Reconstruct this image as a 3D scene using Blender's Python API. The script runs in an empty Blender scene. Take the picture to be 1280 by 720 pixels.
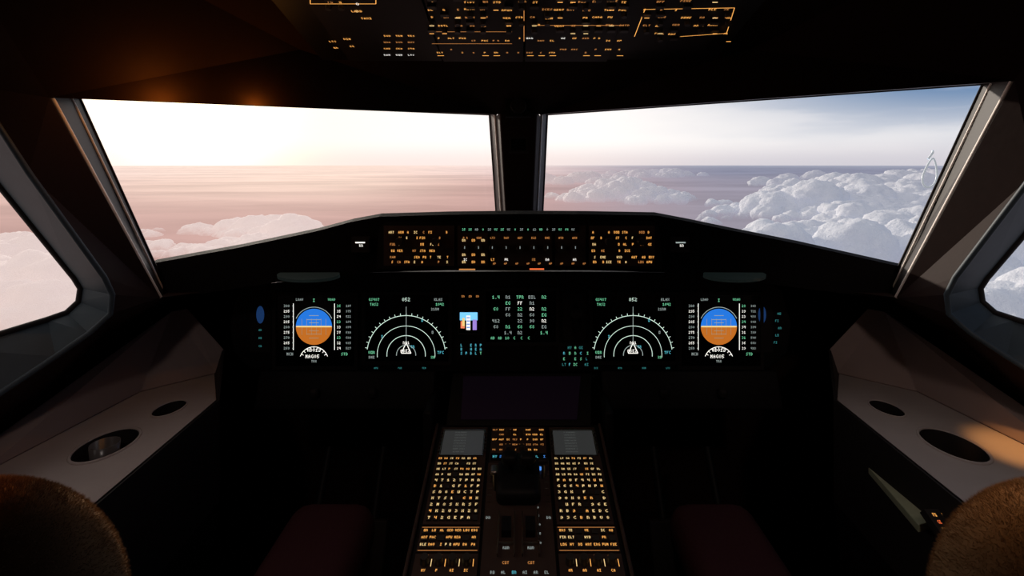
import bpy, math, random, bmesh
import numpy as np
from mathutils import Vector, Matrix
random.seed(7); rng=np.random.default_rng(5)
sc=bpy.context.scene
try:
    sc.view_settings.view_transform='Standard'
except Exception: pass

EYE=1.6   # eye height above the cockpit floor, eye stands at x=0,y=0
def S(u,v,d):
    """image pixel coordinates -> metres, at a chosen distance d ahead of the eye"""
    return Vector(((u-648)/640*d, d, EYE-(v-205)/640*d))

# ------------------------------------------------------------ materials
MATS={}
def mat(name,col,rough=.6,metal=0.,emit=0.,ecol=None,noise=.15,scale=40,spec=.5,bump=0.):
    if name in MATS: return MATS[name]
    m=bpy.data.materials.new(name); m.use_nodes=True
    nt=m.node_tree; b=nt.nodes['Principled BSDF']
    b.inputs['Roughness'].default_value=rough; b.inputs['Metallic'].default_value=metal
    b.inputs['Specular IOR Level'].default_value=spec
    tc=nt.nodes.new('ShaderNodeTexCoord'); n=nt.nodes.new('ShaderNodeTexNoise')
    n.inputs['Scale'].default_value=scale; n.inputs['Detail'].default_value=4
    nt.links.new(tc.outputs['Object'],n.inputs['Vector'])
    r=nt.nodes.new('ShaderNodeMapRange'); r.inputs['To Min'].default_value=1-noise; r.inputs['To Max'].default_value=1+noise
    nt.links.new(n.outputs['Fac'],r.inputs['Value'])
    mx=nt.nodes.new('ShaderNodeVectorMath'); mx.operation='SCALE'
    mx.inputs[0].default_value=col[:3]
    nt.links.new(r.outputs[0],mx.inputs['Scale']); nt.links.new(mx.outputs[0],b.inputs['Base Color'])
    if bump:
        bp=nt.nodes.new('ShaderNodeBump'); bp.inputs['Strength'].default_value=bump; bp.inputs['Distance'].default_value=.002
        nt.links.new(n.outputs['Fac'],bp.inputs['Height']); nt.links.new(bp.outputs[0],b.inputs['Normal'])
    if emit:
        b.inputs['Emission Strength'].default_value=emit
        b.inputs['Emission Color'].default_value=(*(ecol or col)[:3],1)
        try: m.cycles.emission_sampling='NONE'
        except Exception: pass
    MATS[name]=m; return m
def emi(name,col,st):
    return mat(name,(col[0]*.2,col[1]*.2,col[2]*.2),.5,0,st,col,noise=.05)
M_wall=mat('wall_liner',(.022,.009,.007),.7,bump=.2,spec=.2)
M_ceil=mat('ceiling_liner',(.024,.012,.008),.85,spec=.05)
M_frame=mat('window_frame_paint',(.026,.022,.023),.5,.0,spec=.3)
M_frame2=mat('side_window_frame_paint',(.045,.064,.082),.55,.0,spec=.4)
M_edge=mat('edge_highlight',(.95,.86,.80),.5)  # pale colour painted in as the highlight along window post edges
M_alu=mat('aluminium_trim',(.8,.72,.62),.4,1.)
M_blk=mat('black_plastic',(.008,.007,.008),.55,spec=.25)
M_blk2=mat('dark_grey_plastic',(.022,.018,.018),.6,spec=.25)
M_ped=mat('pedestal_panel',(.075,.046,.036),.6,spec=.25)
M_glare=mat('glareshield_leather',(.008,.0065,.007),.8,spec=.08,bump=.4,scale=300)
M_con=mat('console_panel',(.30,.225,.21),.7,noise=.12,scale=9,spec=.15)
M_shelf=mat('console_shelf',(.42,.36,.345),.65,noise=.12,scale=9,spec=.15)
M_floor=mat('carpet',(.012,.008,.009),.95,spec=.05,bump=.5,scale=200)
M_seat=mat('seat_fabric',(.085,.032,.040),.9,spec=.08,bump=.5,scale=150)
M_fur=mat('sheepskin',(.30,.175,.09),.95,spec=.02,noise=.25,scale=40)
M_scr=mat('screen_glass',(.003,.003,.004),.25,spec=.3)
M_lcd=mat('cdu_lcd',(.05,.052,.052),.3,0,.045,(.58,.60,.60),spec=.3)
M_key=mat('key_cap',(.045,.038,.032),.5)
M_metal=mat('brushed_metal',(.45,.42,.38),.35,1.)
M_pap=mat('chart_paper',(.34,.36,.24),.8)
M_purple=mat('lower_display_glass',(.010,.006,.012),.5,0,.003,(.6,.25,.7),spec=.2)
E_amb=emi('legend_amber',(1,.44,.10),1.25)
E_amb2=emi('legend_amber_dim',(1,.40,.11),.6)
E_wht=emi('legend_white',(1,.97,.90),1.15)
E_wd=emi('legend_white_dim',(.75,.88,.85),.42)
E_ring=emi('nav_ring',(.78,1,.87),.8)
E_yel=emi('key_legend_warm',(1,.70,.30),1.15)
E_grn=emi('legend_green',(.25,.9,.5),.7)
E_cya=emi('legend_cyan',(.15,.75,.9),.7)
E_teal=emi('legend_teal_dim',(.1,.6,.6),.35)
E_blu=emi('lamp_blue',(.1,.35,1),.8)
E_sky=emi('attitude_sky',(.02,.19,.75),1.)
E_gnd=emi('attitude_ground',(.60,.17,.02),.9)
E_hor=emi('attitude_horizon',(1,.72,.25),.95)
E_grid=emi('attitude_ladder',(.95,.75,.5),.35)
E_red=emi('lamp_red',(1,.18,.05),1.0)

# ------------------------------------------------------------ mesh helpers
def link(o,parent=None):
    sc.collection.objects.link(o)
    if parent: o.parent=parent
    return o
def empty(name,loc=(0,0,0)):
    e=bpy.data.objects.new(name,None); e.empty_display_size=.05; sc.collection.objects.link(e); return e
def mesh(name,vs,fs,m,parent=None,smooth=False,bevel=0,solid=0,seg=2):
    me=bpy.data.meshes.new(name); me.from_pydata([tuple(v) for v in vs],[],fs); me.update()
    me.materials.append(m)
    if smooth:
        for p in me.polygons: p.use_smooth=True
    o=bpy.data.objects.new(name,me); link(o,parent)
    if solid:
        s=o.modifiers.new('s','SOLIDIFY'); s.thickness=solid; s.offset=0
    if bevel:
        b=o.modifiers.new('b','BEVEL'); b.width=bevel; b.segments=seg; b.limit_method='ANGLE'
    return o
class Batch:
    def __init__(s): s.v=[]; s.f=[]
    def add(s,vs,fs):
        n=len(s.v); s.v+= [tuple(v) for v in vs]; s.f+=[tuple(i+n for i in f) for f in fs]
    def hexa(s,p): s.add(p,[(0,1,2,3),(7,6,5,4),(0,4,5,1),(1,5,6,2),(2,6,7,3),(3,7,4,0)])
    def out(s,name,m,parent=None,**k):
        if s.f: return mesh(name,s.v,s.f,m,parent,**k)
class Frame:
    def __init__(s,O,U,V,N): s.O=Vector(O);s.U=Vector(U);s.V=Vector(V);s.N=Vector(N).normalized(); s.b={}
    def p(s,u,v,w=0): return s.O+s.U*u+s.V*v+s.N*w
    def B(s,m):
        return s.b.setdefault(m.name,Batch())
    def box(s,m,u0,v0,u1,v1,w0,w1):
        s.B(m).hexa([s.p(u0,v0,w0),s.p(u1,v0,w0),s.p(u1,v1,w0),s.p(u0,v1,w0),s.p(u0,v0,w1),s.p(u1,v0,w1),s.p(u1,v1,w1),s.p(u0,v1,w1)])
    def quad(s,m,u0,v0,u1,v1,w): s.B(m).add([s.p(u0,v0,w),s.p(u1,v0,w),s.p(u1,v1,w),s.p(u0,v1,w)],[(0,3,2,1)])
    def poly(s,m,pts,w): s.B(m).add([s.p(a,b,w) for a,b in pts],[tuple(range(len(pts)))])
    def arc(s,m,cu,cv,r,t,a0,a1,w,n=40):
        vs=[];fs=[]
        for i in range(n+1):
            a=math.radians(a0+(a1-a0)*i/n)
            for rr in (r-t/2,r+t/2): vs.append(s.p(cu+rr*math.cos(a),cv-rr*math.sin(a),w))
        for i in range(n): fs.append((2*i,2*i+1,2*i+3,2*i+2))
        s.B(m).add(vs,fs)
    def line(s,m,a,b,t,w):
        d=Vector((b[0]-a[0],b[1]-a[1])); n=Vector((-d.y,d.x)).normalized()*t/2
        s.poly(m,[(a[0]+n.x,a[1]+n.y),(b[0]+n.x,b[1]+n.y),(b[0]-n.x,b[1]-n.y),(a[0]-n.x,a[1]-n.y)],w)
    def cyl(s,m,cu,cv,ru,rv,w0,w1,n=18,taper=.85):
        vs=[];
        for w,k in((w0,1),(w1,taper)):
            for i in range(n):
                a=2*math.pi*i/n; vs.append(s.p(cu+ru*k*math.cos(a),cv+rv*k*math.sin(a),w))
        fs=[(i,(i+1)%n,n+(i+1)%n,n+i) for i in range(n)]+[tuple(range(n,2*n))]
        s.B(m).add(vs,fs)
    def text(s,m,cu,cv,h,txt,w,ws=1.):
        c=h/5; tw=len(txt)*4*c*ws-c*ws; x=cu-tw/2
        for ch in txt:
            g=FONT.get(ch)
            if g:
                for r,row in enumerate(g):
                    bits=int(row); k=0
                    while k<3:
                        if bits>>(2-k)&1:
                            e=k
                            while e<3 and bits>>(2-e)&1: e+=1
                            s.quad(m,x+k*c*ws,cv-h/2+(r+.12)*c,x+(e-.1)*c*ws,cv-h/2+(r+.88)*c,w); k=e
                        else: k+=1
            x+=4*c*ws
    def flush(s,parent,prefix):
        for k,b in s.b.items(): b.out(prefix+'_'+k,bpy.data.materials[k],parent)
        s.b={}
FONT=dict(A='25755',B='65656',C='34443',D='65556',E='74647',F='74644',G='34553',H='55755',I='72227',K='55655',L='44447',M='57755',N='65555',O='75557',P='75744',R='65655',S='34216',T='72222',U='55557',V='55552',X='55255',Y='55222')
FONT.update({'0':'25552','1':'26227','2':'61247','3':'61216','4':'55711','5':'74616','6':'34652','7':'71222','8':'25252','9':'25316','-':'00700','.':'00002'})
WORDS='APU BAT GEN BUS HYD FUEL PUMP ENG AIR PACK BLEED ANTI ICE WING TEMP CAB ALT OXY EMER LTS SEAT NAV LOGO DOME TEST AUTO OFF ON ARM FIRE IGN START HEAT DOOR PROBE STBY PWR ELT VENT RAM'.split()
def word(n=None):
    w=random.choice(WORDS)
    return w if n is None else (w+random.choice(WORDS))[:n]
def lathe(name,prof,m,loc,parent=None,n=32):
    vs=[];fs=[]
    for r,z in prof:
        for i in range(n):
            a=2*math.pi*i/n; vs.append((loc[0]+r*math.cos(a),loc[1]+r*math.sin(a),loc[2]+z))
    for j in range(len(prof)-1):
        for i in range(n): fs.append((j*n+i,j*n+(i+1)%n,(j+1)*n+(i+1)%n,(j+1)*n+i))
    return mesh(name,vs,fs,m,parent,smooth=True)
def tube(name,pts,r,m,parent=None,cyc=False):
    c=bpy.data.curves.new(name,'CURVE'); c.dimensions='3D'; c.bevel_depth=r; c.bevel_resolution=3
    sp=c.splines.new('POLY'); sp.points.add(len(pts)-1); sp.use_cyclic_u=cyc
    for p,q in zip(sp.points,pts): p.co=(*q,1)
    o=bpy.data.objects.new(name,c); c.materials.append(m); return link(o,parent)
def rbox(name,c,s,m,parent,bev=.03,rot=(0,0,0),seg=4):
    R=Matrix.Rotation(rot[2],3,'Z')@Matrix.Rotation(rot[1],3,'Y')@Matrix.Rotation(rot[0],3,'X')
    P=[Vector(c)+R@Vector((x*s[0]/2,y*s[1]/2,z*s[2]/2)) for z in(-1,1) for x,y in((-1,-1),(1,-1),(1,1),(-1,1))]
    return mesh(name,P,[(3,2,1,0),(4,5,6,7),(0,1,5,4),(1,2,6,5),(2,3,7,6),(3,0,4,7)],m,parent,smooth=True,bevel=bev,seg=seg)

# ------------------------------------------------------------ cockpit shell
SX={-1:1.0, 1:1.055}
def mir(v,s): return Vector((abs(v[0])*SX[s]*s if v[0] else 0, v[1], v[2]))
def plane_hit(u,v,a,b,c):
    n=(b-a).cross(c-a); e=Vector((0,0,EYE)); d=S(u,v,1)-e
    return e+d*((a-e).dot(n)/d.dot(n))
gl_side=[(.5,1.17),(1.15,1.185),(1.30,1.205),(1.335,1.212),(1.358,1.235),(1.362,1.27),(1.35,1.30),(1.22,1.55),(1.13,1.72),(.5,1.72)]
in_side=[(-1.42,.5,1.05),(-1.20,1.10,1.05),(-1.13,1.25,1.13),(-1.09,1.30,1.17),(-1.06,1.33,1.21),(-1.055,1.33,1.26),(-1.06,1.31,1.31),(-1.10,1.15,1.58),(-1.12,1.05,1.76),(-1.35,.5,1.76)]
glassm=bpy.data.materials.new('window_glass'); glassm.use_nodes=True
nt=glassm.node_tree; nt.nodes.clear()
o_=nt.nodes.new('ShaderNodeOutputMaterial'); mxs=nt.nodes.new('ShaderNodeMixShader'); tr=nt.nodes.new('ShaderNodeBsdfTransparent'); gg=nt.nodes.new('ShaderNodeBsdfGlossy')
gg.inputs['Roughness'].default_value=.02; mxs.inputs[0].default_value=.012; tr.inputs[0].default_value=(.99,.99,.99,1)
nt.links.new(tr.outputs[0],mxs.inputs[1]); nt.links.new(gg.outputs[0],mxs.inputs[2]); nt.links.new(mxs.outputs[0],o_.inputs[0])
PT={}
wn=0
for s in(-1,1):
    if s<0:
        TI=S(612,143,1.95);BI=S(623.5,316,2.3);BO=S(208.8,365,1.6);TO=plane_hit(100,122,TI,BI,BO)
        TIp=S(621,143,1.86);BIp=S(632,316,2.2);BOp=S(200,372,1.5);TOp=S(62,122,1.15)
    else:
        TI=S(684,143,1.95);BI=S(676,316,2.3);BO=S(1110,363,1.6);TO=plane_hit(1228,105,TI,BI,BO)
        TIp=S(675,143,1.86);BIp=S(667,316,2.2);BOp=S(1121,372,1.5);TOp=S(1268,101,1.15)
    C1=mir((-1.0,.8,2.12),s); E=mir((-1.5,.5,2.3),s); K=mir((-.64,1.5,1.935),s)
    g=[mir((-1.8558+.508*y,y,z),s) for y,z in gl_side]; i_=[mir(p,s) for p in in_side]
    PT[s]=dict(TI=TI,BI=BI,BO=BO,TO=TO,TIp=TIp,BIp=BIp,BOp=BOp,TOp=TOp,C1=C1,E=E,g=g,i=i_,K=K)
    wn+=1
    w=empty('window_%d'%wn)
    B=Batch()
    G=[TO,TI,BI,BO]; I=[TOp,TIp,BIp,BOp]
    for k in range(4): B.add([G[k],G[(k+1)%4],I[(k+1)%4],I[k]],[(0,1,2,3)])
    B.out('frame_reveal',M_frame,w)
    mesh('glass',G,[(0,1,2,3)],glassm,w)
    tube('retainer_strip',[G[0]*.985+I[0]*.015,G[1],G[2],G[3]],.005,M_blk2,w,cyc=True)
    mid=lambda a,b,t:a.lerp(b,t)
    tube('post_edge_trim',[mid(G[0],I[0],.93),mid(G[3],I[3],.93)],.0045,M_edge,w)
    tube('post_inner_trim',[mid(G[0],I[0],.30),mid(G[3],I[3],.30)],.0030,M_edge,w)
    tube('centre_edge_trim',[mid(G[1],I[1],.80),mid(G[2],I[2],.80)],.006,M_edge,w)
    w2=empty('window_%d'%(wn+2))
    B=Batch(); n=len(g)
    for k in range(n):
        B.add([g[k],g[(k+1)%n],i_[(k+1)%n],i_[k]],[(0,1,2,3)])
    B.out('frame_reveal',M_frame2,w2)
    mesh('glass',g,[tuple(range(n))],glassm,w2)
    tube('seal',g,.008,M_blk2,w2,cyc=True)
    tube('inner_lip',i_,.007,M_frame2,w2,cyc=True)
    # side wall
    top=[i_[0],i_[1],i_[2],i_[3],i_[4],BOp,mir((-1.34,2.36,1.2),s)]
    midr=[mir(p,s) for p in((-1.5,.5,1.0),(-1.33,1.1,.94),(-1.30,1.25,.94),(-1.29,1.3,.96),(-1.28,1.36,.98),(-1.30,1.6,1.06),(-1.36,2.36,1.1))]
    low=[Vector((p.x,p.y,0)) for p in midr]
    B=Batch()
    for k in range(6):
        B.add([top[k],top[k+1],midr[k+1],midr[k]],[(0,1,2,3)]); B.add([midr[k],midr[k+1],low[k+1],low[k]],[(0,1,2,3)])
    Q=lambda x,y,z: mir((x,y,z),s)
    B.add([BOp,i_[4],i_[5],i_[6],i_[7],i_[8],TOp],[(0,1,2),(0,2,3),(0,3,4),(0,4,6),(4,5,6)])
    B.add([TOp,i_[8],C1,i_[9],E,Q(-1.5,.5,1.0),i_[0],Q(-1.5,-1.2,2.3),Q(-1.5,-1.2,0),Q(-1.5,.5,0)],[(0,1,2),(1,3,2),(3,4,2),(3,6,5,4),(4,7,8,9)])
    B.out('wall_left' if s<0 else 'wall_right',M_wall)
L,R=PT[-1],PT[1]
B=Batch(); C0=Vector((0,1.5,1.94))
for q_ in(L,R):
    B.add([q_['TOp'],q_['TIp'],q_['K'],q_['C1'],C0],[(0,1,2),(0,2,3),(1,4,2),(2,4,3)])
B.add([L['TIp'],R['TIp'],C0],[(0,1,2)])
B.add([C0,L['C1'],R['C1'],L['E'],R['E'],Vector((-1.5,-1.2,2.3)),Vector((1.5825,-1.2,2.3))],[(0,1,2),(1,3,4,2),(3,5,6,4)])
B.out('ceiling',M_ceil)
B=Batch()
B.add([(-1.37,2.36,0),(1.44,2.36,0),(1.44,2.36,1.2),(-1.37,2.36,1.2)],[(0,1,2,3)])
B.add([L['BOp'],(-1.36,2.37,1.2),L['BIp'],R['BIp'],(1.43,2.37,1.2),R['BOp']],[(0,1,2),(2,1,4,3),(3,4,5)])
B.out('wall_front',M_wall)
mesh('wall_rear',[(-1.55,-1.2,0),(1.62,-1.2,0),(1.62,-1.2,2.35),(-1.55,-1.2,2.35)],[(0,1,2,3)],M_wall)
mesh('floor',[(-1.55,-1.25,0),(1.62,-1.25,0),(1.62,2.4,0),(-1.55,2.4,0)],[(0,1,2,3)],M_floor)
# centre post
cp=empty('trim_1')
a,b,c,d=L['TIp'],R['TIp'],R['BIp'],L['BIp']; f=Vector((0,-.05,0))
ia,ib,ic,id_=a+f+Vector((.012,0,0)),b+f-Vector((.012,0,0)),c+f-Vector((.012,0,0)),d+f+Vector((.012,0,0))
mesh('post_cover',[a,b,c,d,ia,ib,ic,id_],[(4,5,6,7),(0,1,5,4),(1,2,6,5),(2,3,7,6),(3,0,4,7)],M_wall,cp,bevel=.006)
fr=Frame(S(648,205,1.80),(1.8/640,0,0),(0,0,-1.8/640),(0,-1,0))
fr.box(M_blk,-16,-84,16,-58,-.02,.04); fr.cyl(M_blk2,0,-71,10,10,.04,.05)
fr.box(M_blk2,-12,-34,12,-14,-.03,.012); fr.quad(M_scr,-9,-31,9,-17,.0125)
fr.flush(cp,'compass')

# ------------------------------------------------------------ overhead panel
ovp=empty('overhead_panel')
nv=math.sqrt(1+.25**2)
ov=Frame((0,1.5,1.905),(1,0,0),(0,1/nv,-.25/nv),(0,-.2425,-.970))
def OV(u,v):
    y=.68/((205-v)/640+.25); return (u-648)/640*y, (y-1.5)*nv
ov.box(M_blk,-.58,-.85,.58,.012,-.02,-.006)
def ovrect(m,u0,v0,u1,v1,w0,w1):
    x0,t0=OV(u0,(v0+v1)/2);x1,_=OV(u1,(v0+v1)/2);_,ta=OV(0,v0);_,tb=OV(0,v1); ov.box(m,x0,ta,x1,tb,w0,w1)
def ovlabel(u,v,txt,m=E_amb,h=.0085):
    x,t=OV(u,v); ov.text(m,x,t,h,txt,.0045)
def ovline(u0,v0,u1,v1,m=E_amb2,t=.0016):
    ov.line(m,OV(u0,v0),OV(u1,v1),t,.004)
def ovbox(u0,v0,u1,v1,m=E_amb2):
    ovline(u0,v0,u1,v0,m);ovline(u1,v0,u1,v1,m);ovline(u1,v1,u0,v1,m);ovline(u0,v1,u0,v0,m)
for (u0,v0,u1,v1) in((388,-60,530,75),(533,-60,655,76),(658,-60,784,76),(787,-60,925,62)):
    ovrect(M_blk2,u0,v0,u1,v1,-.006,.003)
def cluster(u0,u1,v0,v1,du,dv,pr,ms):
    v=v0
    while v<=v1:
        u=u0
        while u<=u1:
            if random.random()<pr:
                m=random.choice(ms); ovlabel(u+random.uniform(-3,3),v+random.uniform(-1,1),word(random.choice((1,2,3,4))),m,.0082)
                x,t=OV(u,v+5.5)
                k=random.random()
                if k<.4: ov.cyl(M_key,x,t,.008,.008,.003,.014)
                elif k<.8: ov.box(M_key,x-.010,t-.006,x+.010,t+.006,.003,.010)
                if random.random()<.3: ov.quad(random.choice((E_amb,E_yel)),x-.006,t-.0015,x+.006,t+.0015,.0152)
            u+=du
        v+=dv
cluster(395,460,-20,8,16,10,.4,[E_amb2,E_amb])
cluster(540,660,-40,36,16,10,.75,[E_amb,E_amb,E_amb2])
cluster(668,780,-40,36,16,10,.75,[E_amb,E_amb,E_amb2])
cluster(808,915,-20,44,17,10,.62,[E_amb,E_amb2])
cluster(395,525,-60,-22,17,9,.7,[E_amb])
ovbox(388,-30,470,3,E_amb)
for u,v,t_ in((416,50,'LTS'),(434,47,'DIM'),(440,56,'12'),(420,58,'ON'),(446,12,'LAND'),(458,21,'TAXI')): ovlabel(u,v,t_,E_amb,.0085)
for k in range(4):
    for u in(484,499,514): ovlabel(u,43+k*8,word(3),(E_amb,E_amb2,E_amb,E_wht)[k],.008)
for u in range(550,780,14):
    ovlabel(u,46+random.choice((0,3)),word(random.choice((2,3))),random.choice((E_amb,E_amb,E_amb2,E_wht)),.008)
    ovlabel(u,60+random.choice((0,4)),word(random.choice((1,2,3))),random.choice((E_amb,E_amb2)),.008)
    if random.random()<.4: ovline(u-3,68,u+5,68,E_amb,.0025)
ovline(540,38,640,38);ovline(665,30,780,30);ovline(540,53,640,53);ovline(655,5,655,50)
ovline(806,10,918,8,E_amb);ovline(918,8,908,40,E_amb);ovline(908,40,850,44,E_amb);ovline(806,10,793,44,E_amb)
ovlabel(447,3,'0',E_wht,.011);ovlabel(446,12,'8',E_yel,.010)
ov.flush(ovp,'panel')

# ------------------------------------------------------------ glareshield
gs=empty('glareshield')
topc=[(176,350),(190,326),(300,306),(395,286),(440,274),(475,267.5),(560,265),(648,264),(735,264.5),(820,266),(862,274),(905,283),(1000,302),(1130,331),(1146,352)]
botc=[(176,376),(190,376),(300,360),(345,353),(400,347),(470,340),(560,338),(648,338),(735,338),(826,340),(890,347),(945,353),(1000,360),(1130,376),(1146,376)]
yg=1.56
vs=[];
for (u,v) in topc: vs.append(S(u,v,yg)+Vector((0,.02,0)))
for (u,v) in topc: vs.append(S(u,v+3,yg)-Vector((0,.01,0)))
for (u,v) in botc: vs.append(S(u,v,yg))
for (u,v) in topc:
    p=S(u,v,yg); vs.append(Vector((p.x*1.0,2.12-.42*abs(p.x)/1.15,p.z-.085)))
for (u,v) in botc:
    p=S(u,v,yg); vs.append(Vector((p.x,1.94-.3*abs(p.x)/1.15,p.z)))
n=len(topc);fs=[]
for k in range(n-1):
    fs+=[(k,k+1,n+k+1,n+k),(n+k,n+k+1,2*n+k+1,2*n+k),(3*n+k+1,3*n+k,k,k+1)[::-1],(2*n+k,2*n+k+1,4*n+k+1,4*n+k),(3*n+k,3*n+k+1,4*n+k+1,4*n+k)]
mesh('coaming',vs,fs,M_glare,gs,smooth=False)
mc=Frame(S(648,205,1.545),(1.545/640,0,0),(0,0,-1.545/640),(0,-1,0))
P=lambda u,v:(u-648,v-205)
def prect(F,m,u0,v0,u1,v1,w0,w1): F.box(m,u0-648,v0-205,u1-648,v1-205,w0,w1)
def plab(F,u,v,h,t,m,w=.002): F.text(m,u-648,v-205,h,t,w)
mc.poly(M_blk,[P(470,336),P(474,285),P(482,277),P(816,276),P(824,285),P(828,336)][::-1],.0)
for (u0,u1) in((480,568),(572,610),(614,690),(694,732),(736,818)): prect(mc,M_ped,u0,282,u1,332,0,.004)
def mlab(u,v,h,t,m): plab(mc,u,v,h,t,m,.0062)
for lo,hi in((490,566),(742,816)):
    for u in range(lo,hi,10):
        for v in(290,297,305,313,321,327):
            if random.random()<.72: mlab(u+random.uniform(-2,2),v,3.,word(random.choice((1,2,3))),random.choice((E_amb,E_amb,E_yel,E_amb2)))
        for v in(292,308,318): prect(mc,M_key,u-4,v+2,u+4,v+5,.004,.006)
for u in (500,545,760,800): mc.cyl(M_key,u-648,301-205,5,5,.004,.026)
prect(mc,M_scr,576,283,724,290,.004,.0055)
for u in range(580,724,8): mlab(u,286.5,2.8,random.choice(('25','0','HD','12','VS','30','84')),random.choice((E_grn,E_grn,E_wd)))
for u in range(582,735,17):
    mlab(u,297,2.6,word(3),E_amb2); mc.cyl(M_key,u-648,310-205,5,5,.004,.028)
    mc.quad(E_wd,u-648.4,306-205,u-647.6,309-205,.0285)
    if random.random()<.8: mlab(u,324,3.,word(2),random.choice((E_amb,E_amb2,E_wht)))
for u in(580,592,604):
    for v in(300,318,327): mlab(u,v,3.,'ON',random.choice((E_yel,E_amb)))
for u in range(618,735,14): mlab(u,329,2.4,'AP',E_amb2)
prect(mc,E_red,662,335.5,680,337,.0,.003); prect(mc,E_amb2,574,336,594,337.4,0,.003)
for u in(451,850):
    prect(mc,M_blk2,u-11,296,u+11,315,-.02,.006); prect(mc,E_wht if u<600 else E_wd,u-6,302,u+6,303.6,.006,.007);plab(mc,u,306.5,3.2,'WRN',E_wht,.0075)
mc.flush(gs,'mode_control')
for s in(-1,1):
    pts=[]
    for k in range(24):
        a=math.pi*2*k/24; pts.append((s*.635*(1.03 if s>0 else 1)+.095*math.cos(a), 1.55+.03*math.sin(a), 1.262+.010*math.sin(a)))
    mesh('lip_sheen',pts,[tuple(range(24))],mat('lip_sheen_glow',(.045,.055,.055),.35,0,.008,(.5,.8,.75)),gs,solid=.01)  # sheen on the glareshield lip, put in as a faintly glowing disc

# ------------------------------------------------------------ main instrument panel
ip=empty('instrument_panel')
k=1.8/640
mp=Frame((0,1.8,1.6),(k,0,0),(0,0,-k),(0,-1,0))
out=[(318,340),(296,365),(286,405),(290,440),(312,462),(560,466),(738,466),(962,462),(986,440),(990,405),(980,365),(958,340)]
pv=[mp.p(*P(*q),0) for q in out]; pb=[v+Vector((0,.13,0)) for v in pv]; n=len(out)
mesh('panel_body',pv+pb,[tuple(range(n))[::-1],tuple(range(n,2*n))]+[(i,(i+1)%n,n+(i+1)%n,n+i) for i in range(n)],M_blk,ip,bevel=.008)
def screen(u0,v0,u1,v1,bez=5):
    F=mp
    prect(F,M_blk2,u0-bez,v0-bez,u1+bez,v0-1,0,.010);prect(F,M_blk2,u0-bez,v1+1,u1+bez,v1+bez,0,.010)
    prect(F,M_blk2,u0-bez,v0-1,u0-1,v1+1,0,.010);prect(F,M_blk2,u1+1,v0-1,u1+bez,v1+1,0,.010)
    prect(F,M_scr,u0-1,v0-1,u1+1,v1+1,0,.003)
W=.0042
def pq(m,u0,v0,u1,v1,w=W): mp.quad(m,u0-648,v0-205,u1-648,v1-205,w)
def T(u,v,h,t,m,w=W): plab(mp,u,v,h,t,m,w)
def pfd(c):
    u0=c-46;u1=c+50
    screen(u0,369,u1,456)
    R_=22.5
    seg=24
    up=[(c-648+R_*math.cos(math.pi*i/seg),203-R_*math.sin(math.pi*i/seg)) for i in range(seg+1)]
    mp.poly(E_sky,up,W)
    dn=[(c-648+R_*math.cos(math.pi*i/seg),203+R_*math.sin(math.pi*i/seg)) for i in range(seg+1)]
    mp.poly(E_gnd,dn,W)
    pq(E_hor,c-22,406.8,c+22,408.6,W+.0004)
    for j,dy in enumerate((-14,-9,-5,5,9,14)):
        hw=6 if j in(0,2,3,5) else 9
        pq(E_grid if dy>0 else E_wd,c-hw,408+dy-.35,c+hw,408+dy+.35,W+.0004)
    for q in(-15,-9,-3,3,9,15): pq(E_grid,c+q-.2,398,c+q+.2,418,W+.0003)
    mp.arc(E_wd,c-648,203,24.5,.8,25,155,W)
    T(c,375,4,'I',E_grn);T(c-18,374,3,'LNAV',E_wd);T(c+22,374,3,'VNAV',E_grn)
    for i in range(9):
        v=382+i*6.6
        T(c-34,v,3.2,str(300-i*5),E_wht if i%2 else E_wd); pq(E_wd,c-27,v-.4,c-25,v+.4)
        T(c+31,v,3.2,str(random.randint(20,39)),E_wht if i%3 else E_grn); T(c+43,v,2.8,str(random.randint(100,999)),E_wd)
    pq(E_wht,c-26,379,c-25.2,437);pq(E_wht,c+25.2,379,c+26,437)
    T(c-30,442,3.6,'MCH',E_wd);T(c+38,442,3.6,'STD',E_grn)
    mp.arc(E_wht,c-648,246,18,.8,20,160,W); T(c,437,4.2,'HD012',E_wht);T(c-2,445,4.5,'MAG05',E_wht);T(c,451,3,'TRK',E_wd)
    for a in range(30,160,15):
        ca,sa=math.cos(math.radians(a)),math.sin(math.radians(a)); mp.line(E_wht,(c-648+15*ca,246-15*sa),(c-648+18*ca,246-18*sa),.7,W)
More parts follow.
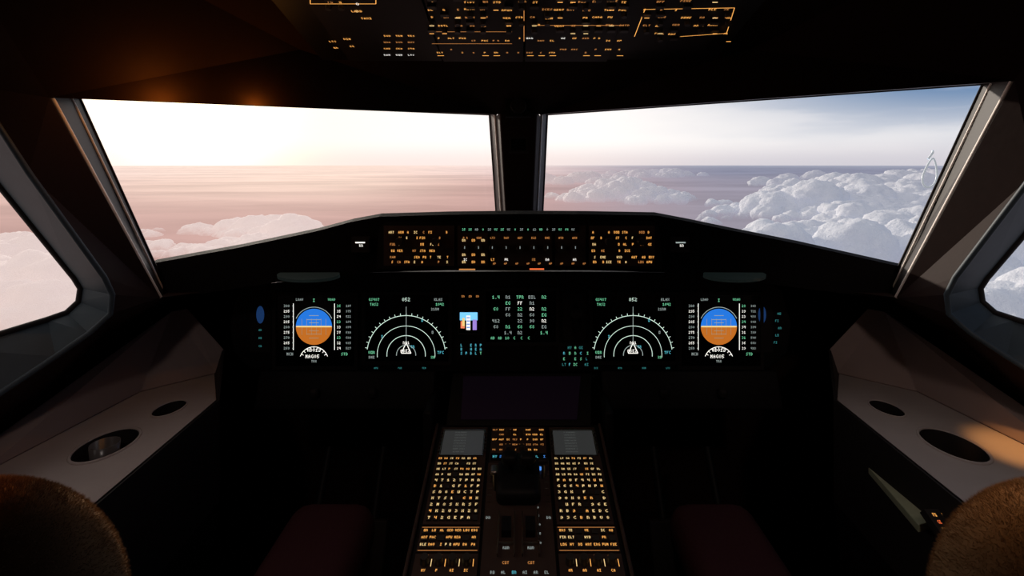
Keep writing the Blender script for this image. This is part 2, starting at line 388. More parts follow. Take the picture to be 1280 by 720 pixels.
def nd(c):
    screen(c-50,369,c+52,450)
    cy=443-205; cu=c-648
    for r,m,t in((49,E_ring,.8),(36,E_ring,.7),(24,E_ring,.8),(12,E_wd,.8)):
        mp.arc(m,cu,cy,r,t,8 if r>40 else -5,172 if r>40 else 185,W,60)
    for a in range(10,171,8):
        ca,sa=math.cos(math.radians(a)),math.sin(math.radians(a)); e=(52 if a%16 else 54); mp.line(E_ring,(cu+49*ca,cy-49*sa),(cu+e*ca,cy-e*sa),.7,W)
    mp.line(E_wd,(cu,cy-60),(cu,cy-16),.6,W)
    mp.line(E_wht,(cu-6,cy-2),(cu,cy-15),1,W);mp.line(E_wht,(cu+6,cy-2),(cu,cy-15),1,W);mp.line(E_wht,(cu-6,cy-2),(cu+6,cy-2),1,W)
    T(c,428,3.6,'N41',E_wht);T(c-1,438,4.,'ABE2',E_wht);T(c+8,433,3.5,'7R',E_cya)
    T(c,374,4.5,'052',E_ring)
    T(c-40,374,3.4,'GS487',E_grn);T(c-40,380,3.4,'TAS2',E_grn);T(c+40,374,3.4,'KLAX',E_wd);T(c+42,380,3.4,'1042',E_grn)
    T(c+36,386,3.2,'21NM',E_wd);T(c-43,440,3.6,'VOR',E_grn);T(c-43,446,3.3,'DME',E_wd);T(c+43,440,3.6,'TFC',E_cya)
    T(c+32,446,3.3,'WXR',E_grn); T(c-30,420,3.5,'X',E_cya);T(c+20,400,3.5,'O',E_cya);T(c+33,415,3.5,'O',E_wd)
pfd(393);pfd(898);nd(508);nd(791)
screen(608,364,694,426)
for r in range(7):
    v=371+r*7.4
    for c_ in range(5):
        u=620+c_*15
        if random.random()<.88: T(u,v,4.1,random.choice(('1.4','98','TPR','EG','N1','N2','FF','412','68','OIL','PSI','22')),random.choice((E_wht,E_wd,E_grn,E_grn,E_wd)))
for u in range(616,670,9): T(u,422,3.4,random.choice(('AB','10','C')),E_grn)
screen(575,389,597,415,3)
pq(emi('standby_sky',(.20,.62,1),1.1),575,390,597,400);pq(emi('standby_red',(1,.25,.12),.9),576,401,581,410);pq(E_wht,583,394,588,412,W+.0003);pq(emi('standby_violet',(.45,.3,.9),.8),591,399,596,412,W+.0002);pq(E_hor,578,397,581,407,W+.0004)
for i in range(4): pq(E_sky,583.5,396+i*4,587.5,397.3+i*4,W+.0006)
for u in range(577,604,6):
    for v in(431,436,441):
        if random.random()<.85: T(u,v,3.4,word(1),random.choice((E_cya,E_cya,E_grn)))
for u in range(705,734,7):
    for v in(434,441,448,455):
        if random.random()<.65: T(u,v,3.4,word(random.choice((1,2))),random.choice((E_cya,E_grn,E_teal)))
prect(mp,M_blk2,570,425,606,449,0,.003);prect(mp,M_blk2,698,428,736,461,0,.003)
prect(mp,M_blk2,704,366,732,424,0,.004);prect(mp,M_blk,715,380,721,412,.004,.05);mp.cyl(M_blk2,718-648,386-205,7,7,.05,.065)
prect(mp,M_blk2,573,364,602,384,0,.004)
for u in(579,588,597): T(u,370,2.6,'ON',E_amb2,.0045)
for u in (326,952):
    prect(mp,M_blk2,u-13,370,u+13,440,0,.004)
    mp.cyl(mat('lamp_blue_lens',(.02,.05,.15),.4,0,.10,(.08,.3,1)),u-648,393-205,5,11,.004,.008,taper=.6)
    for v in(412,422,432): T(u,v,2.6,word(2),E_teal,.0045)
for u in range(350,560,30): T(u,460,2.2,word(3),E_teal,.0005)
for u in range(745,950,30): T(u,460,2.2,word(3),E_teal,.0005)
for i in range(5): T(972+random.uniform(-3,3),392+i*9,3,word(2),E_teal,.0005)
mp.flush(ip,'display')
for s in(-1,1):
    rbox('knee_panel',(s*.60,1.82,.80),(.62,.10,.13),M_blk,ip,.01,(-.35,0,0))
    rbox('footwell_divider',(s*.29,1.78,.45),(.03,.3,.72),M_blk,ip,.01)
    for j in(0,1):
        rbox('knee_knob',(s*(.5+.2*j),1.755,.815),(.03,.03,.03),M_blk2,ip,.01)
# ------------------------------------------------------------ lower display & pedestal
pd=empty('center_pedestal')
tt=1.0224
pf=Frame((0,1.649,.75),(1,0,0),(0,-1/tt,-.2128/tt),(0,-.2128/tt,1/tt))
a=S(566,466,1.79);b=S(740,466,1.79); c=Vector((.235,1.652,.755)); d=Vector((-.235,1.652,.755))
lf=[a,b,c,d]; bk=[p+Vector((0,.16,-.08)) for p in lf]
mesh('lower_display_housing',lf+bk,[(0,1,2,3),(7,6,5,4),(0,4,5,1),(1,5,6,2),(2,6,7,3),(3,7,4,0)],M_blk,pd,bevel=.004)
nn=(b-a).cross(d-a).normalized(); nn=nn if nn.y<0 else -nn
q=lambda x,t: (a.lerp(b,x)).lerp(d.lerp(c,x),t)+nn*.004
mesh('lower_display_screen',[q(.08,.08),q(.92,.08),q(.90,.9),q(.10,.9)],[(0,1,2,3)],M_purple,pd)
def ped_body():
    x=.262
    T0=[pf.p(-x,-.02,0),pf.p(x,-.02,0),pf.p(x,1.0,0),pf.p(-x,1.0,0)]
    Bm=[Vector((p.x*.9,p.y,0)) for p in T0]
    mesh('pedestal_body',T0+Bm,[(0,1,2,3),(0,4,5,1),(1,5,6,2),(2,6,7,3),(3,7,4,0)],M_blk,pd,bevel=.008)
ped_body()
for s in(-1,1):
    tube('edge_rail',[pf.p(s*.262,-.01,.004),pf.p(s*.262,.98,.004)],.005,M_ped,pd)
    cx=s*.171
    pf.box(M_ped,cx-.073,.004,cx+.073,.352,0,.006)
    pf.box(M_metal,cx-.066,.018,cx+.066,.020,.006,.010);pf.box(M_metal,cx-.066,.124,cx+.066,.126,.006,.010)
    pf.box(M_metal,cx-.066,.018,cx-.064,.126,.006,.010);pf.box(M_metal,cx+.064,.018,cx+.066,.126,.006,.010)
    pf.box(M_lcd,cx-.062,.022,cx+.062,.122,.006,.008)
    for i in range(8):
        pf.text(emi('lcd_text',(.65,.72,.68),.12),cx-.01,.03+i*.0115,.0042,word(6)+word(5),.0084)
    for side in(-1,1):
        for i in range(6): pf.box(M_key,cx+side*.0685-.003,.028+i*.015,cx+side*.0685+.003,.036+i*.015,.006,.011)
    for r in range(11):
        for cc in range(8):
            x=cx-.0595+cc*.017; t=.138+r*.0198
            if r<2 and cc==7: continue
            pf.box(M_key,x-.0062,t-.0068,x+.0062,t+.0068,.006,.010)
            m=E_yel if random.random()<.75 else E_amb
            if random.random()<.9: pf.text(m,x,t,.0082,random.choice('ABCDEFGHKLMNPRSTUVX0123456789'),.0103,1.3) if r>3 else pf.text(m,x,t,.0066,word(2),.0103,1.)
    pf.box(M_ped,cx-.075,.358,cx+.075,.425,0,.006);pf.box(M_ped,cx-.075,.43,cx+.075,.53,0,.006);pf.box(M_ped,cx-.075,.535,cx+.075,.75,0,.006)
    pf.quad(E_amb2,cx-.072,.360,cx+.072,.3612,.0065);pf.quad(E_amb2,cx-.072,.4218,cx+.072,.423,.0065)
    for r in range(3):
        for cc in range(7):
            x=cx-.061+cc*.0203;t=.372+r*.019
            pf.box(M_key,x-.008,t-.004,x+.008,t+.008,.006,.010)
            if random.random()<.85: pf.text(random.choice((E_amb,E_amb,E_amb,E_yel)),x,t,.0068,word(random.choice((2,3))),.0103)
    for cc in range(4):
        x=cx-.05+cc*.033
        pf.cyl(M_key,x,.452,.011,.011,.006,.024); pf.text(E_amb2,x,.436,.006,word(3),.0065)
        pf.text(E_amb,x,.471,.0065,word(2),.0065)
        pf.quad(E_amb if cc%2 else E_yel,x+.015,.444,x+.0165,.462,.0065)
    pf.box(M_scr,cx-.06,.49,cx+.06,.515,.006,.008)
    pf.text(E_cya if s<0 else E_grn,cx,.502,.009,'118.30 121.9',.0083,.9)
    for cc in range(6): pf.text(E_amb2,cx-.05+cc*.02,.548,.006,'P-',.0065)
pf.box(M_ped,-.085,.004,.085,.145,0,.006)
for r in range(5):
    for cc in range(8):
        x=-.074+cc*.021;t=.016+r*.021
        if r in(1,4) and cc in(2,4): pf.cyl(M_key,x,t,.009,.009,.006,.022); continue
        if random.random()<.85: pf.text(random.choice((E_amb,E_amb,E_amb2,E_amb)),x,t,.0066,word(random.choice((2,3))),.0065)
pf.box(M_scr,-.083,.116,.083,.143,.006,.008)
for cc in range(8): pf.text((E_cya,E_blu,E_blu,E_wht,E_red,E_wht,E_cya,E_blu)[cc],-.07+cc*.0205,.129,.009,word(2),.0083)
pf.cyl(E_blu,.062,.180,.006,.006,.012,.016)
for x,t in((-.06,.172),(-.04,.178)): pf.text(E_wd,x,t,.007,word(3),.0085)
pf.box(M_ped,-.088,.152,.088,.50,0,.008)
pf.flush(pd,'panel')
rbox('quadrant_block',pf.p(0,.235,.022),(.12,.13,.05),M_blk,pd,.02,(.21,0,0))
for x in(-.024,.024):
    tube('thrust_lever_arm',[pf.p(x,.20,.03),pf.p(x,.23,.075),pf.p(x,.25,.105)],.007,M_blk2,pd)
    rbox('thrust_lever_grip',pf.p(x,.25,.112),(.044,.035,.028),M_blk,pd,.012,(.21,0,0))
tube('speedbrake_lever_arm',[pf.p(-.066,.25,.0),pf.p(-.066,.235,.055)],.005,M_metal,pd); rbox('speedbrake_knob',pf.p(-.066,.235,.06),(.02,.035,.012),M_metal,pd,.005)
tube('flap_lever_arm',[pf.p(.07,.21,.0),pf.p(.07,.20,.05)],.005,M_metal,pd); rbox('flap_knob',pf.p(.07,.20,.055),(.03,.014,.014),M_blk2,pd,.005)
q2=Frame(pf.O,pf.U,pf.V,pf.N)
for x in(-.078,.078):
    for i in range(7): q2.box(M_metal,x-.006,.20+i*.022,x+.006,.201+i*.022,.008,.0092)
    q2.text(E_wd,x,.335,.008,'DN',.009)
for i in range(5): q2.text(E_wd,.052,.305+i*.025,.006,str(i*5),.009)
for x in(-.03,.03):
    q2.box(M_metal,x-.022,.325,x-.018,.44,.008,.018);q2.box(M_metal,x+.018,.325,x+.022,.44,.008,.018)
    q2.box(M_metal,x-.022,.405,x+.022,.409,.008,.014)
    q2.box(M_blk,x-.012,.35,x+.012,.39,.008,.03);
    q2.text(E_wd,x,.418,.007,'RUN',.0092);q2.text(E_amb2,x,.455,.007,'CUT',.0092)
for cc in range(6): q2.text(random.choice((E_wd,E_amb,E_cya)),-.06+cc*.025,.478,.007,word(2),.0092)
q2.flush(pd,'quadrant')
# ------------------------------------------------------------ side consoles
def side_console(s):
    par=empty('side_console')
    M_=lambda p: mir(p,s)
    a0=M_((-1.30,.55,.90));a1=M_((-1.21,1.15,.90));a2=M_((-1.162,1.572,.90));a3=M_((-1.01,1.71,.90))
    b0=M_((-.87,.55,.90));b1=M_((-.87,1.04,.90));b2=M_((-.892,1.52,.90))
    bl=lambda p: Vector((p.x,p.y,.60))
    poly=[b0,b1,b2,a3,a2,a1,a0]; th=Vector((0,0,-.03)); n=len(poly)
    sh=mesh('shelf',poly+[p+th for p in poly],[tuple(range(n)),tuple(range(n,2*n))[::-1]]+[(i,n+i,n+(i+1)%n,(i+1)%n) for i in range(n)],M_shelf,par)
    holes=[(M_((-1.026,1.275,.9)),.058,1.35),(M_((-.9985,1.465,.9)),.036,1.4)]
    for c,r,ky in holes:
        bpy.ops.mesh.primitive_cylinder_add(vertices=48,radius=r,depth=.2,location=c); cut=bpy.context.object
        cut.scale.y=ky
        bpy.context.view_layer.update()
        md=sh.modifiers.new('cut','BOOLEAN'); md.object=cut; md.operation='DIFFERENCE'; md.solver='EXACT'
        bpy.context.view_layer.objects.active=sh; bpy.ops.object.modifier_apply(modifier='cut'); bpy.data.objects.remove(cut)
        w=lathe('cup_well',[(r*.99,0),(r*.96,-.05),(r*.9,-.09),(0,-.09)],M_blk2,(0,0,0),par); w.location=c; w.scale=(1,ky,1)
        w=lathe('cup_ring',[(r*1.0,.0),(r*1.02,.004),(r*1.09,.003),(r*1.1,-.001)],M_shelf,(0,0,0),par); w.location=c; w.scale=(1,ky,1)
    c0=M_((-1.42,.55,.99));c1=M_((-1.25,1.22,.945));c2=M_((-1.2,1.77,1.088));c3=M_((-1.155,1.785,1.094));c4=M_((-1.014,1.76,.962))
    mesh('upper_panel',[a0,a1,a2,a3,c4,c3,c2,c1,c0],[(0,1,7,8),(1,2,6,7),(2,3,4,5,6)],M_con,par,solid=.012,bevel=.003)
    mesh('skirt',[b0,b1,b2,a3,bl(b0)*1,bl(b1),bl(b2),bl(a3)],[(0,1,5,4),(1,2,6,5),(2,3,7,6)],M_blk2,par,solid=.01)
    mesh('skirt_lower',[p for p in (bl(b0),bl(b1),bl(b2),bl(a3))]+[Vector((p.x*1.06,p.y,.0)) for p in (b0,b1,b2,a3)],[(0,1,5,4),(1,2,6,5),(2,3,7,6)],M_blk,par,solid=.01)
    mesh('nose_cap',[a3,c4,b2,bl(a3),bl(b2)],[(0,1,2),(0,2,4,3)],M_blk2,par,solid=.008)
    return par
con=[side_console(-1),side_console(1)]
# drinking glass standing in the left holder
cg=empty('drinking_glass')
lathe('tumbler',[(0,-.085),(.026,-.085),(.032,.005),(.030,.005),(.025,-.08),(0,-.08)],mat('tumbler_plastic',(.12,.11,.11),.25,spec=.6),(-1.03,1.275,.9),cg)
# ------------------------------------------------------------ chart book & switch panel at the right console
bk=empty('chart_book')
A,Bq,Cq,Dq=S(1072,568,1.42),S(1112,580,1.40),S(1205,640,1.14),S(1148,656,1.13)
up=Vector((0,0,.018))
mesh('cover',[A,Bq,Cq,Dq,A-up,Bq-up,Cq-up,Dq-up],[(0,1,2,3),(7,6,5,4),(0,4,5,1),(1,5,6,2),(2,6,7,3),(3,7,4,0)],M_pap,bk,bevel=.002)
Fk=Frame(A+Vector((0,0,.001)),(Bq-A),(Dq-A),(0,0,1))
for i in range(14):
    Fk.line(mat('chart_ink',(.08,.16,.08),.8),(.12,.08+i*.06),(.12+random.uniform(.3,.75),.08+i*.06),.012,.0015)
Fk.flush(bk,'ink')
sp=empty('switch_panel')
F2=Frame(S(1185,648,1.10),(1.1/640,0,0),(0,-.8*1.1/640*1.6,-.6*1.1/640),(0,-.6,.8))
F2.box(M_blk2,-22,-8,26,18,-.02,0); 
for i in range(9): F2.text(random.choice((E_red,E_amb,E_amb)),-14+(i%3)*12,-3+(i//3)*6,3,word(2),.001)
F2.flush(sp,'switches')
# ------------------------------------------------------------ rudder pedals
for s in(-1,1):
    rp=empty('rudder_pedals')
    for j in(-1,1):
        x=s*.60+j*.10
        rbox('pedal',(x,1.72,.30),(.11,.03,.18),M_blk2,rp,.01,(-.5,0,0)); tube('pedal_arm',[(x,1.74,.33),(x,1.9,.55)],.014,M_blk,rp)
# ------------------------------------------------------------ seats with sheepskin headrests
def seat(s):
    par=empty('pilot_seat')
    X=lambda x: s*x*(1.04 if s>0 else 1)
    rbox('seat_cushion',(X(.56),1.20,.50),(.26,.78,.15),M_seat,par,.065)
    rbox('seat_back',(X(.68),.64,.72),(.46,.13,.62),M_seat,par,.06,(.08,0,0))
    rbox('seat_base',(X(.60),1.0,.21),(.34,.5,.42),M_blk,par,.02)
    rbox('armrest',(X(.90),.86,.72),(.07,.36,.05),M_blk2,par,.02)
    tube('headrest_post',[(X(.68),.64,.95),(X(.68),.62,1.1)],.012,M_metal,par)
    cx,cy,cz=X(.655),.62,1.03; a,b,c=.168,.085,.180
    nu,nv_=72,48; vs=[];fs=[]
    sg=lambda v,e: math.copysign(abs(v)**e,v)
    for j in range(nv_+1):
        ph=-math.pi/2+math.pi*j/nv_
        for i in range(nu):
            th=2*math.pi*i/nu
            vs.append((cx+a*sg(math.cos(ph),.9)*sg(math.cos(th),.85),cy+b*sg(math.cos(ph),.9)*sg(math.sin(th),.85),cz+c*sg(math.sin(ph),.9)))
    for j in range(nv_):
        for i in range(nu): fs.append((j*nu+i,j*nu+(i+1)%nu,(j+1)*nu+(i+1)%nu,(j+1)*nu+i))
    mesh('headrest_pad',vs,fs,M_fur,par,smooth=True)
    V=np.array(vs).reshape(nv_+1,nu,3); nf=70000
    jj=rng.uniform(nv_*.35,nv_-.01,nf); ii=rng.uniform(0,nu-.01,nf); j0=jj.astype(int); i0=ii.astype(int); fi=(ii-i0)[:,None]; fj=(jj-j0)[:,None]
    p0=(V[j0,i0]*(1-fi)+V[j0,(i0+1)%nu]*fi)*(1-fj)+(V[j0+1,i0]*(1-fi)+V[j0+1,(i0+1)%nu]*fi)*fj
    nr=(p0-np.array((cx,cy,cz)))/np.array((a*a,b*b,c*c)); nr/=np.linalg.norm(nr,axis=1)[:,None]
    dr=nr+rng.uniform(-.6,.6,(nf,3)); dr/=np.linalg.norm(dr,axis=1)[:,None]
    sd=np.cross(dr,rng.uniform(-1,1,(nf,3))); sd/=np.linalg.norm(sd,axis=1)[:,None]; sd*=.00028
    tip=p0+dr*rng.uniform(.002,.0065,nf)[:,None]
    vv=np.stack([p0-sd,p0+sd,tip],1).reshape(-1,3); ff=np.arange(nf*3).reshape(-1,3)
    bigmesh('headrest_wool',vv,ff,M_fur,par)
def bigmesh(name,co,F,m,parent=None):
    me=bpy.data.meshes.new(name); me.vertices.add(len(co)); me.vertices.foreach_set('co',co.astype(np.float32).ravel())
    k=F.shape[1]
    me.loops.add(F.size); me.loops.foreach_set('vertex_index',F.astype(np.int32).ravel()); me.polygons.add(len(F))
    me.polygons.foreach_set('loop_start',np.arange(0,F.size,k,dtype=np.int32)); me.update(calc_edges=True); me.validate()
    me.polygons.foreach_set('use_smooth',np.ones(len(me.polygons),dtype=bool)); me.materials.append(m)
    o=bpy.data.objects.new(name,me); link(o,parent); return o
seat(-1);seat(1)
# ------------------------------------------------------------ hook hanging on right windscreen
hk=empty('window_hook')
pts=[]
c=S(1163,216,1.27)
for i in range(24):
    a=2*math.pi*i/24; r=.016*(1-.45*math.sin(a))
    pts.append(c+Vector((r*math.cos(a)*1.0+.006*math.sin(a),0,.036*math.sin(a))))
tube('loop',pts,.0022,mat('clear_plastic_shine',(.8,.85,.9),.2,0,.35,(.8,.9,1)),hk,cyc=True)  # plastic given emission to paint in its reflected shine
tube('hanger',[c+Vector((-.006,0,.034)),c+Vector((.006,.0,.05)),c+Vector((.03,.03,.055))],.0026,mat('clear_plastic_shine',(.8,.85,.9)),hk)

# ------------------------------------------------------------ cloud sea outside
def vnoise(x,y,seed):
    r=np.random.default_rng(seed); J=r.random((128,128))
    xi=np.floor(x).astype(int); yi=np.floor(y).astype(int); fx=x-xi; fy=y-yi; fx=fx*fx*(3-2*fx); fy=fy*fy*(3-2*fy)
    g=lambda a,b:J[a%128,b%128]
    return (g(xi,yi)*(1-fx)+g(xi+1,yi)*fx)*(1-fy)+(g(xi,yi+1)*(1-fx)+g(xi+1,yi+1)*fx)*fy
def worley3(P,seed):
    r=np.random.default_rng(seed); J=r.random((32,32,32,3))
    I=np.floor(P).astype(int); best=np.full(len(P),9.)
    for dx in(-1,0,1):
        for dy in(-1,0,1):
            for dz in(-1,0,1):
                K=I+np.array((dx,dy,dz)); j=J[K[:,0]%32,K[:,1]%32,K[:,2]%32]
                best=np.minimum(best,((K+j-P)**2).sum(1))
    return np.clip(1-best,0,1)
def mth(nt,op,a,b=None,c=None,clamp=False):
    n=nt.nodes.new('ShaderNodeMath'); n.operation=op; n.use_clamp=clamp
    for i,x in enumerate((a,b,c)):
        if x is None: continue
        if isinstance(x,(int,float)): n.inputs[i].default_value=x
        else: nt.links.new(x,n.inputs[i])
    return n.outputs[0]
def mr(nt,x,a,b,c=0.,d=1.,smooth=True):
    n=nt.nodes.new('ShaderNodeMapRange'); n.interpolation_type='SMOOTHSTEP' if smooth else 'LINEAR'
    nt.links.new(x,n.inputs[0])
    for i,v in zip((1,2,3,4),(a,b,c,d)): n.inputs[i].default_value=v
    return n.outputs[0]
def mixc(nt,f,a,b,mode='MIX'):
    n=nt.nodes.new('ShaderNodeMix'); n.data_type='RGBA'; n.blend_type=mode
    if isinstance(f,(int,float)): n.inputs[0].default_value=f
    else: nt.links.new(f,n.inputs[0])
    for i,x in((6,a),(7,b)):
        if isinstance(x,tuple): n.inputs[i].default_value=(*x,1)
        else: nt.links.new(x,n.inputs[i])
    return n.outputs[2]
def cloudmat(name,puffy):
    m=bpy.data.materials.new(name); m.use_nodes=True; nt=m.node_tree; nt.nodes.clear()
    N=nt.nodes.new; Lk=nt.links.new
    geo=N('ShaderNodeNewGeometry'); sx=N('ShaderNodeSeparateXYZ'); Lk(geo.outputs['Position'],sx.inputs[0])
    px,py,pz=sx.outputs
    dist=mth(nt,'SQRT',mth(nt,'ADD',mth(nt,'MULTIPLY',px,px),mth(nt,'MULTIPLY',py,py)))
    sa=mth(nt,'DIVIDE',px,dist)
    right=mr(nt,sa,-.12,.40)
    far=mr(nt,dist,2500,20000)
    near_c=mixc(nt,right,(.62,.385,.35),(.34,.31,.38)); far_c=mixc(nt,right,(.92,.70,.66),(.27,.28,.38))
    haze=mixc(nt,far,near_c,far_c)  # distance haze, pink left and blue-grey right, painted into the emission colour
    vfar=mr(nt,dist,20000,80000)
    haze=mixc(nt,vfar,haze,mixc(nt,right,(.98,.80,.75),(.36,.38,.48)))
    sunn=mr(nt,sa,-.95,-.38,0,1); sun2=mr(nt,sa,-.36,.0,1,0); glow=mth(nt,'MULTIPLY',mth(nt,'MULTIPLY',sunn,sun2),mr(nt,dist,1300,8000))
    haze=mixc(nt,mth(nt,'MULTIPLY',glow,.75),haze,(1.05,.80,.66))  # sun glow painted into the haze colour
    mp_=N('ShaderNodeMapping'); mp_.inputs['Scale'].default_value=(1/3000,1/1100,1/900); Lk(geo.outputs['Position'],mp_.inputs[0])
    nz=N('ShaderNodeTexNoise'); nz.inputs['Scale'].default_value=1; nz.inputs['Detail'].default_value=7; nz.inputs['Roughness'].default_value=.6; Lk(mp_.outputs[0],nz.inputs[0])
    st=mr(nt,nz.outputs['Fac'],.3,.72,.88,1.15)
    vm=N('ShaderNodeVectorMath'); vm.operation='SCALE'; Lk(haze,vm.inputs[0]); Lk(st,vm.inputs['Scale'])
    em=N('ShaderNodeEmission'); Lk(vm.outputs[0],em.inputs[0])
    if puffy:
        df=N('ShaderNodeBsdfDiffuse'); df.inputs[0].default_value=(.96,.96,.97,1)
        nb=N('ShaderNodeTexNoise'); nb.inputs['Scale'].default_value=1/30; nb.inputs['Detail'].default_value=8; nb.inputs['Roughness'].default_value=.65; Lk(geo.outputs['Position'],nb.inputs[0])
        bp=N('ShaderNodeBump'); bp.inputs['Strength'].default_value=.8; bp.inputs['Distance'].default_value=22; Lk(nb.outputs['Fac'],bp.inputs['Height']); Lk(bp.outputs[0],df.inputs['Normal'])
        tl=N('ShaderNodeBsdfTranslucent'); tl.inputs[0].default_value=(.9,.9,.95,1)
        m1=N('ShaderNodeMixShader'); m1.inputs[0].default_value=.12; Lk(df.outputs[0],m1.inputs[1]); Lk(tl.outputs[0],m1.inputs[2])
        me_=N('ShaderNodeEmission'); Lk(mixc(nt,right,(1.08,.86,.80),(.50,.58,.76)),me_.inputs[0])   # glow painted in to stand for in-scattered light
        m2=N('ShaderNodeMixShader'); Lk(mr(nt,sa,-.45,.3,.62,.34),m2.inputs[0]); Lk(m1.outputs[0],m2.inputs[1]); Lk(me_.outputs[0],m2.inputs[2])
        nh=mth(nt,'MULTIPLY',mth(nt,'SUBTRACT',nz.outputs['Fac'],.5),50.)
        nh2=mth(nt,'MULTIPLY',mth(nt,'SUBTRACT',nb.outputs['Fac'],.5),70.)
        hgt=mr(nt,mth(nt,'ADD',mth(nt,'ADD',pz,nh),nh2),-308,-250)  # puff bases fade by height into the painted haze
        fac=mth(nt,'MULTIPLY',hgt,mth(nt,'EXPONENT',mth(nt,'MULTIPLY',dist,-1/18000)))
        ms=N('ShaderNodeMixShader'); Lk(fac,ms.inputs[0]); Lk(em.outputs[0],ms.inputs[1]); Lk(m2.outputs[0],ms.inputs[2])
        sh=ms.outputs[0]
    else: sh=em.outputs[0]
    oo=N('ShaderNodeOutputMaterial'); Lk(sh,oo.inputs[0])
    try: m.cycles.emission_sampling='NONE'
    except Exception: pass
    return m
NA,NR=420,260
az=np.radians(np.linspace(-84,84,NA)); rr=np.exp(np.linspace(math.log(350),math.log(110000),NR))
AZ,RR=np.meshgrid(az,rr)
X=RR*np.sin(AZ); Y=RR*np.cos(AZ)
Z=-300+14*vnoise(X/600,Y/260,21)+8*vnoise(X/220,Y/120,22)
co=np.stack([X,Y,Z],-1).reshape(-1,3); idx=np.arange(NA*NR).reshape(NR,NA)
F=np.stack([idx[:-1,:-1],idx[:-1,1:],idx[1:,1:],idx[1:,:-1]],-1).reshape(-1,4)
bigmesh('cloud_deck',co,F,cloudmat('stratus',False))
# cumulus: hundreds of billowing puffs joined in one mesh
bm=bmesh.new(); bmesh.ops.create_icosphere(bm,subdivisions=4,radius=1)
TV=np.array([v.co for v in bm.verts]); TF=np.array([[v.index for v in f.verts] for f in bm.faces]); bm.free()
puffs=[]
def field(r0,r1,y0,y1,n,rad0,rad1,hmax,cell,thr):
    """scatter puffs over the ground sector x/y in r0..r1, y in y0..y1; heaps follow a coverage noise"""
    k=0;tries=0
    while k<n and tries<n*30:
        tries+=1
        y=math.exp(rng.uniform(math.log(y0),math.log(y1))); x=y*rng.uniform(r0,r1)
        cv=float(vnoise(np.array([x/cell+3.3]),np.array([y/cell+7.7]),41)[0])
        if cv<thr: continue
        s_=(cv-thr)/(1-thr)
        rad=rng.uniform(rad0,rad1)*(.6+.8*s_)
        z=-300+rng.uniform(-.1,1.)*hmax*(.25+s_)
        puffs.append((x,y,z,rad)); k+=1
field(.50,.95,1450,3000,300,28,75,75,420,.22)
field(.46,.95,2700,6800,280,50,150,160,700,.33)
field(.36,.60,2300,3600,40,25,60,40,300,.45)
field(.05,.60,6500,13000,70,110,230,120,1500,.48)
for i in range(95):      # tower
    a=rng.normal(0,1);b_=rng.normal(0,1); dome=math.exp(-(a*a)/2.5)
    puffs.append((860+a*230,4200+b_*200,-300+rng.uniform(0,1)*125*dome,rng.uniform(30,92)*(.6+.4*dome)))
field(-.78,-.42,1550,2200,90,22,55,40,260,.34)
field(-1.4,-.80,850,1650,170,26,66,75,300,.24)
field(.88,1.6,800,1250,110,24,55,55,330,.10)
field(.90,1.6,1200,2600,150,38,90,110,330,.12)
allv=[];allf=[];n0=0
for (x,y,z,rad) in puffs:
    th=rng.uniform(0,6.28); c_,s_=math.cos(th),math.sin(th)
    V=TV@np.array([[c_,s_,0],[-s_,c_,0],[0,0,1]])
    P0=np.array((x,y,z))+V*np.array((1.2,1.2,.75))*rad
    allv.append((P0,V,np.full(len(V),rad))); allf.append(TF+n0); n0+=len(V)
P0=np.concatenate([a[0] for a in allv]);Nn=np.concatenate([a[1] for a in allv]);Rd=np.concatenate([a[2] for a in allv])
wp=np.stack([vnoise(P0[:,0]/50,P0[:,2]/50+P0[:,1]/70,61),vnoise(P0[:,1]/50,P0[:,0]/70+P0[:,2]/50,62),vnoise(P0[:,2]/40,P0[:,0]/60,63)],-1)*26
Pw=P0+wp
d=.6*worley3(Pw/58.+40,51)*np.minimum(Rd,90)*.75+.55*worley3(Pw/25.+40,52)*np.minimum(Rd,60)*.42+worley3(Pw/11.+40,53)*7
P1=P0+Nn*d[:,None]-Nn*(Rd*.3)[:,None]
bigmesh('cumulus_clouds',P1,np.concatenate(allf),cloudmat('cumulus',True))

# ------------------------------------------------------------ sky
w=bpy.data.worlds.new('sky'); sc.world=w; w.use_nodes=True; nt=w.node_tree; nt.nodes.clear()
N=nt.nodes.new; Lk=nt.links.new
tc=N('ShaderNodeTexCoord'); nm=N('ShaderNodeVectorMath'); nm.operation='NORMALIZE'; Lk(tc.outputs['Generated'],nm.inputs[0])
sx=N('ShaderNodeSeparateXYZ'); Lk(nm.outputs[0],sx.inputs[0]); dx,dy,dz=sx.outputs
mpn=N('ShaderNodeMapping'); mpn.inputs['Scale'].default_value=(2.2,2.2,16); mpn.inputs['Rotation'].default_value=(0,.12,0); Lk(nm.outputs[0],mpn.inputs[0])
nz=N('ShaderNodeTexNoise'); nz.inputs['Scale'].default_value=1.6; nz.inputs['Detail'].default_value=7; Lk(mpn.outputs[0],nz.inputs[0])
azf=mr(nt,dx,.10,.70); elf=mr(nt,dz,.0,.14,.25,1.)
bl=mth(nt,'MULTIPLY',azf,elf)
wis=mr(nt,nz.outputs['Fac'],.40,.66,1.,.72)
bl=mth(nt,'MULTIPLY',bl,wis)
col=mixc(nt,bl,(1.12,1.06,1.02),(.06,.19,.40))
hor=mth(nt,'MULTIPLY',mr(nt,dz,.050,.0),.75)
hc=mixc(nt,mr(nt,dx,-.1,.5),(1.0,.81,.76),(.60,.57,.64))
col=mixc(nt,hor,col,hc)
sd=Vector(((245-648)/640,1,.13)).normalized()
dt=N('ShaderNodeVectorMath'); dt.operation='DOT_PRODUCT'; Lk(nm.outputs[0],dt.inputs[0]); dt.inputs[1].default_value=sd
dm=mth(nt,'MAXIMUM',dt.outputs['Value'],0.)
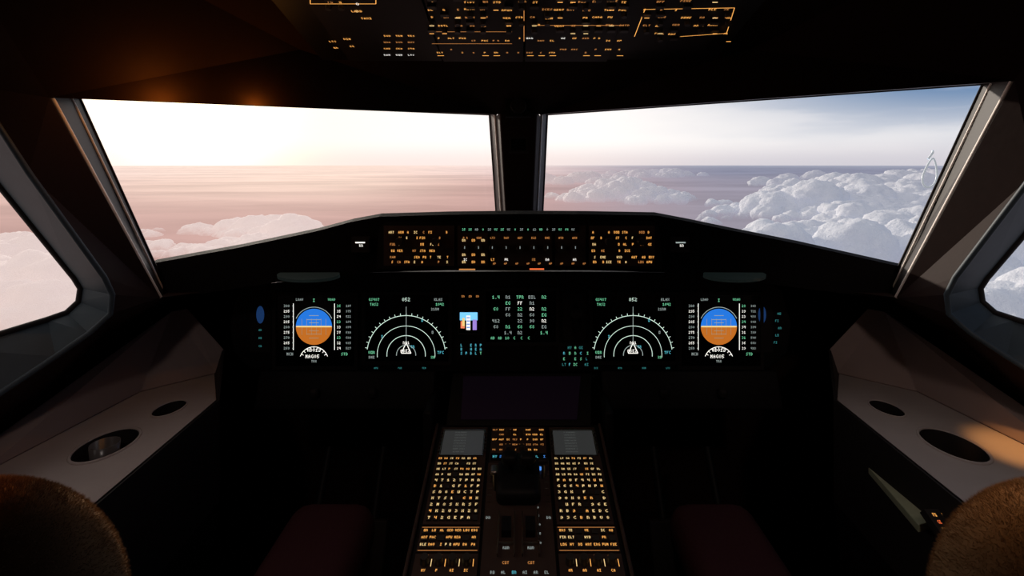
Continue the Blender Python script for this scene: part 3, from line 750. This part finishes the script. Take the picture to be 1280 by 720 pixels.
halo=mth(nt,'MULTIPLY',mth(nt,'POWER',dm,55.),.85)
col=mixc(nt,halo,col,(1.30,1.02,.74))
gl=mth(nt,'MULTIPLY',mth(nt,'POWER',dm,160.),1.6)
gc=N('ShaderNodeVectorMath'); gc.operation='SCALE'; gc.inputs[0].default_value=(1,.85,.62); Lk(gl,gc.inputs['Scale'])
ad=N('ShaderNodeVectorMath'); ad.operation='ADD'; Lk(col,ad.inputs[0]); Lk(gc.outputs[0],ad.inputs[1])
dk=mth(nt,'MULTIPLY',mr(nt,dy,-.5,.5,.4,1.),mr(nt,dz,.2,.9,1.,.7))
sc2=N('ShaderNodeVectorMath'); sc2.operation='SCALE'; Lk(ad.outputs[0],sc2.inputs[0]); Lk(dk,sc2.inputs['Scale'])
bg=N('ShaderNodeBackground'); Lk(sc2.outputs[0],bg.inputs[0]); bg.inputs[1].default_value=1.0
wo=N('ShaderNodeOutputWorld'); Lk(bg.outputs[0],wo.inputs[0])

# ------------------------------------------------------------ lights
def lamp(name,kind,loc,energy,col,aim=None,size=.02,cone=40,blend=.6):
    l=bpy.data.lights.new(name,kind); l.energy=energy; l.color=col
    if kind=='SUN': l.angle=math.radians(size)
    else: l.shadow_soft_size=size
    if kind=='SPOT': l.spot_size=math.radians(cone); l.spot_blend=blend
    o=bpy.data.objects.new(name,l); o.location=loc; sc.collection.objects.link(o)
    if aim is not None: o.rotation_euler=(Vector(aim)-Vector(loc)).to_track_quat('-Z','Y').to_euler()
    return o
lamp('sun','SUN',(-200,320,85),3.6,(1,.89,.76),aim=(0,0,0),size=2)
lamp('headrest_fill','SPOT',(-1.05,1.0,1.88),26,(1,.38,.07),aim=(-.74,.66,1.22),size=.015,cone=17,blend=.9)  # added unseen spot, warm rim on the left headrest
lamp('headrest_fill','SPOT',(.50,.80,2.02),11,(1,.56,.27),aim=(.74,.64,1.12),size=.02,cone=28,blend=.9)  # added unseen spot to brighten the right headrest
lamp('console_fill','SPOT',(1.0,.62,1.9),70,(1,.45,.13),aim=(1.22,1.26,.90),size=.015,cone=10,blend=1)  # added unseen spot, orange streak on the right shelf
lamp('console_fill','SPOT',(-.75,.1,2.05),5,(1,.86,.80),aim=(-1.1,1.5,.92),size=.05,cone=46,blend=1)  # added unseen spot to lift the left console
lamp('console_fill','SPOT',(.78,.1,2.05),8.5,(1,.80,.70),aim=(1.15,1.5,.92),size=.05,cone=46,blend=1)  # added unseen spot to lift the right console
lamp('pedestal_fill','SPOT',(0,.35,2.05),5,(1,.72,.6),aim=(0,1.3,.6),size=.04,cone=56,blend=1)  # added unseen spot to brighten the pedestal and seat cushions
lamp('header_sun_glow','POINT',(-.86,1.235,1.763),.42,(1,.36,.05),size=.004)  # added lamp bead imitating sun glare along the header
lamp('header_sun_glow','POINT',(-.70,1.370,1.763),.26,(1,.36,.05),size=.004)  # second added bead for the same sun glare

# ------------------------------------------------------------ camera
cam=bpy.data.cameras.new('camera'); co_=bpy.data.objects.new('camera',cam); sc.collection.objects.link(co_)
co_.location=(0,0,EYE); co_.rotation_euler=(math.radians(90),0,0)
cam.sensor_width=36; cam.lens=18; cam.shift_x=-8/1280; cam.shift_y=-155/1280
cam.clip_start=.02; cam.clip_end=200000
sc.camera=co_
